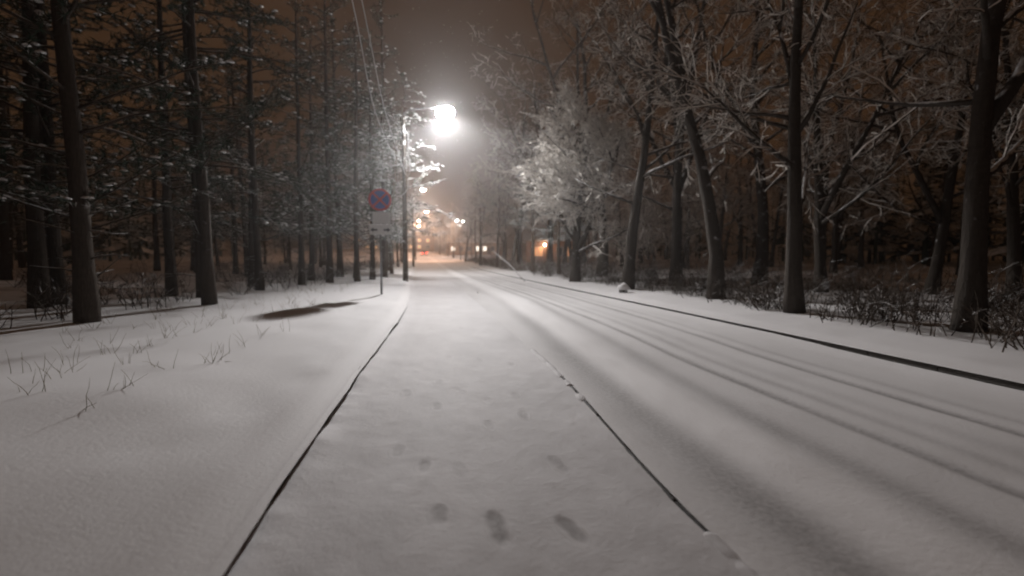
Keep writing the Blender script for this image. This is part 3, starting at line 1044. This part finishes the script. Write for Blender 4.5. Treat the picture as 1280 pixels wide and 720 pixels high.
face = disc(.001, DR, -.05, .012).build('disc', M_BLUE, root)
disc(DR * .80, DR * .985, -.0625, .003).build('red_border', M_RED, face)
for s_ in (-1, 1):
    mb = MB(); M = Matrix.Rotation(s_ * PI / 4, 3, 'Y')
    mb.box((0, -.0645 - .002 * s_, dz), (DR * 1.62, .003, DR * .17), M); mb.build('cross_bar', M_RED, face)
p1 = MB(); p1.box((.03, -.056, (zz(265) + zz(280)) / 2), (.56, .014, zz(265) - zz(280)), bevel=.004); p1.build('upper_plate', M_WHITE, root)
pl = MB(); pc = (zz(281.5) + zz(293.5)) / 2; ph = zz(281.5) - zz(293.5)
pl.box((0, -.056, pc), (.70, .014, ph), bevel=.004); plate = pl.build('lower_plate', M_WHITE, root)
for s_ in (-1, 1):
    mb = MB()
    vs = [(s_ * x_, -.0655 - dy, pc + z_) for dy in (0, .002) for x_, z_ in ((.10, -.030), (.22, -.030), (.22, -.075), (.325, 0), (.22, .075), (.22, .030), (.10, .030))]
    mb.add(vs, [tuple(range(7)), tuple(range(7, 14))] + [(k, (k + 1) % 7, 7 + (k + 1) % 7, 7 + k) for k in range(7)])
    mb.build('arrow', M_BLACK, plate)
for z_ in (dz - .12, dz + .12, (zz(265) + zz(280)) / 2, pc):
    mb = MB(); mb.box((0, -.012, z_), (.13, .074, .03), bevel=.003); mb.build('clamp', M_STEEL, root)
mb = MB(); rn2 = random.Random(4)
for k in range(7): mb.blob((-.3 + k * .1, -.055, zz(281.5) + .012), (.07, .03, .022), rn2, 6)
mb.build('snow_cap', M_CAPS, root, True)

# ================================================================== buildings
M_WALLB = plain('warm_plaster', (.42, .30, .22), .8, 0, .15, 3)
M_WALLR = plain('brick_red_plaster', (.34, .19, .13), .8, 0, .2, 4)
M_ROOF = dusted('snowy_roof', (.10, .09, .09), .62, .1, 2)
M_FRAME = plain('window_frame', (.5, .48, .45), .5, 0, .05, 8)
M_LIT = emit('lit_pane', (1.0, .62, .34), .9)
M_LITW = emit('lit_pane_white', (1.0, .90, .78), 1.9)
M_DARKP = plain('dark_pane', (.03, .03, .035), .15, 0, .1, 4)


def building(name, u, y, w, d, h, rz, wall, lab, wins, pane, door=None):
    x = u + float(bend(y)); z = float(rise(y)) + .3
    root = empty(name, (x, y, z), rz); tag(root, lab, 'building')
    mb = MB(); mb.box((0, 0, h / 2 - .4), (w, d, h + .8)); mb.build('wall', wall, root)
    mb = MB(); o_ = .5; rh = min(2.2, d * .3)
    vs = [(-w / 2 - o_, -d / 2 - o_, h - .05), (w / 2 + o_, -d / 2 - o_, h - .05), (w / 2 + o_, d / 2 + o_, h - .05), (-w / 2 - o_, d / 2 + o_, h - .05),
          (-w / 2 - o_, 0, h + rh), (w / 2 + o_, 0, h + rh)]
    vs += [(a, b, c + .22) for a, b, c in vs]
    mb.add(vs, [(0, 1, 2, 3), (6, 7, 11, 10), (8, 9, 10, 11), (0, 6, 10, 4), (4, 10, 9, 3), (1, 5, 11, 7), (5, 2, 8, 11), (0, 1, 7, 6), (3, 9, 8, 2), (0, 4, 3), (1, 2, 5)])
    rf = mb.build('roof', M_ROOF, root)
    mb = MB(); mb.box((w * .2, d * .12, h + rh * .9), (.6, .6, 1.3)); mb.build('chimney', wall, rf)
    for (cx, cz, ww, wh, lit) in wins:
        mb = MB(); f_ = .09
        for (bx_, bz_, sw, sh) in ((0, wh / 2 + f_ / 2, ww + 2 * f_, f_), (0, -wh / 2 - f_ / 2, ww + 2 * f_, f_), (-ww / 2 - f_ / 2, 0, f_, wh), (ww / 2 + f_ / 2, 0, f_, wh), (0, 0, .06, wh - .004)):
            mb.box((cx + bx_, -d / 2 - .03, cz + bz_), (sw, .10, sh))
        wd = mb.build('window', M_FRAME, root)
        mb = MB(); mb.box((cx, -d / 2 - .012, cz), (ww, .03, wh)); mb.build('pane', pane if lit else M_DARKP, wd)
    if door:
        mb = MB(); mb.box((door, -d / 2 - .03, 1.0), (1.0, .07, 2.1), bevel=.02); mb.build('door', plain('door_wood', (.12, .07, .04)), root)
    return root


W = []
for k in range(9):
    for j in range(2):
        W.append((-16 + k * 4, 1.7 + j * 3.0, 1.5, 1.5, (k * 5 + j * 3) % 4 != 0))
building('far_building', -6, 238, 38, 12, 7, 0, M_WALLB, 'low orange-lit building closing the far end of the street', W, M_LIT, 2)
hb = building('small_house', 20.2, 72, 8, 7, 3.2, R(-14), M_WALLR, 'small reddish house glimpsed through the right trees under one lamp', [(-2.2, 1.6, 1.2, 1.3, True), (2.4, 1.6, 1.2, 1.3, True), (0.9, 1.6, .8, 1.3, False)], emit('curtained_pane', (1.0, .55, .30), .28), -.6)
building('low_pavilion', 17.5, 150, 16, 8, 3.6, R(-6), M_WALLB, 'low pavilion with white lit windows between the avenue trunks', [(-6 + k * 2.4, 1.8, 1.0, 1.3, k in (0, 3, 4)) for k in range(6)], M_LITW, 5)
# wall lamp at the small house
wl = at(681, 306, 68.0) - hb.location
wl = Matrix.Rotation(-hb.rotation_euler.z, 3, 'Z') @ wl
wl.y = -3.5 - .55
mb = MB(); mb.tube([(wl.x, -3.5, wl.z + .1), (wl.x, -3.8, wl.z + .35), (wl.x, wl.y, wl.z + .2)], .025, 6); br = mb.build('lamp_bracket', M_STEEL, hb, True)
mb = MB(); mb.lathe([(.03, -.16), (.13, -.1), (.17, 0), (.13, .1), (.03, .16)], 12, (wl.x, wl.y, wl.z)); mb.build('lamp_globe', emit('lamp_globe_glass', (1, .82, .6), 45), br, True)
lamp_light('house_light', hb, (wl.x, wl.y - .4, wl.z - .1), 60, (1, .55, .28))

# ================================================================== car far ahead
cyy = 150.0
root = empty('car', (2.5 + float(bend(cyy)), cyy, float(rise(cyy)) - .03)); tag(root, 'small car far down the street with red tail lights on', 'car')
prof = [(-2.05, .32), (-2.10, .62), (-2.0, .92), (-1.55, .98), (-1.15, 1.40), (-.2, 1.47), (.55, 1.40), (1.15, .98), (1.95, .84), (2.1, .55), (2.02, .30)]
mb = MB(); vs = []; n = len(prof)
for (xx, inset) in ((-.86, 0), (.86, 0)):
    for (yy_, z_) in prof:
        k_ = .14 if z_ > 1.1 else 0
        vs.append((xx - math.copysign(k_, xx), yy_, z_))
fs = [tuple(range(n)), tuple(reversed(range(n, 2 * n)))] + [(k, n + k, n + (k + 1) % n, (k + 1) % n) for k in range(n)]
mb.add(vs, fs); body = mb.build('body', plain('car_paint', (.12, .12, .13), .3, .5, .1, 3), root)
mb = MB(); mb.add([(-.66, -1.53, 1.03), (.66, -1.53, 1.03), (.58, -1.19, 1.385), (-.58, -1.19, 1.385)], [(0, 1, 2, 3)])
for v_ in range(4): mb.v[v_] = (mb.v[v_][0], mb.v[v_][1] - .012, mb.v[v_][2] + .012)
mb.build('rear_window', M_DARKP, body)
M_TYRE = plain('tyre', (.02, .02, .02), .8)
for wx in (-.80, .80):
    for wy in (-1.3, 1.3):
        mb = MB(); mb.lathe([(.20, -.10), (.31, -.09), (.33, -.04), (.33, .04), (.31, .09), (.20, .10)], 18, (wx, wy, .33), Matrix.Rotation(PI / 2, 3, 'Y')); w_ = mb.build('wheel', M_TYRE, root)
        mb = MB(); mb.lathe([(.19, -.105), (.17, .105)], 12, (wx, wy, .33), Matrix.Rotation(PI / 2, 3, 'Y')); mb.build('rim', M_STEEL, w_)
for wx in (-.66, .66):
    mb = MB(); mb.box((wx, -2.085, .78), (.32, .08, .20), bevel=.02); mb.build('tail_light', emit('tail_light_red', (1.0, .06, .03), 22), root)
mb = MB(); mb.box((0, -2.11, .45), (1.6, .08, .18), bevel=.03); mb.build('bumper', M_TYRE, root)

# ================================================================== falling snow
rn = random.Random(91); mb = MB()


def flake(c, r):
    b = len(mb.v)
    for d in ((1, 0, 0), (-1, 0, 0), (0, 1, 0), (0, -1, 0), (0, 0, 1.3), (0, 0, -1.3)):
        mb.v.append((c[0] + d[0] * r, c[1] + d[1] * r, c[2] + d[2] * r))
    for f in ((0, 2, 4), (2, 1, 4), (1, 3, 4), (3, 0, 4), (2, 0, 5), (1, 2, 5), (3, 1, 5), (0, 3, 5)):
        mb.f.append(tuple(b + i for i in f))


for k in range(420):
    flake((L0.x + rn.gauss(0, 4), 24 + rn.gauss(0, 5), max(1.0, 8 + rn.gauss(0, 3))), rn.uniform(.006, .014))
for k in range(420):
    flake((rn.uniform(-12, 14), rn.uniform(4, 30), rn.uniform(.3, 12)), rn.uniform(.004, .009))
tag(mb.build('falling_snow', M_CAPS), 'scattered snowflakes drifting down through the lamp light', 'snow', kind='stuff')

# ================================================================== night haze
m = bpy.data.materials.new('night_haze'); m.use_nodes = True
n = m.node_tree.nodes; l = m.node_tree.links
n.remove(n['Principled BSDF'])
pv = n.new('ShaderNodeVolumePrincipled')
pv.inputs['Color'].default_value = (.93, .93, .94, 1)
pv.inputs['Density'].default_value = HAZE_DENSITY
pv.inputs['Anisotropy'].default_value = .76
l.new(pv.outputs['Volume'], n['Material Output'].inputs['Volume'])
try: m.cycles.homogeneous_volume = True
except Exception: pass
mb = MB(); mb.box((0, 135, 14.0), (860, 590, 31.2))
tag(mb.build('haze', m), 'pale snowy night haze around the street lamps', 'haze', kind='stuff')
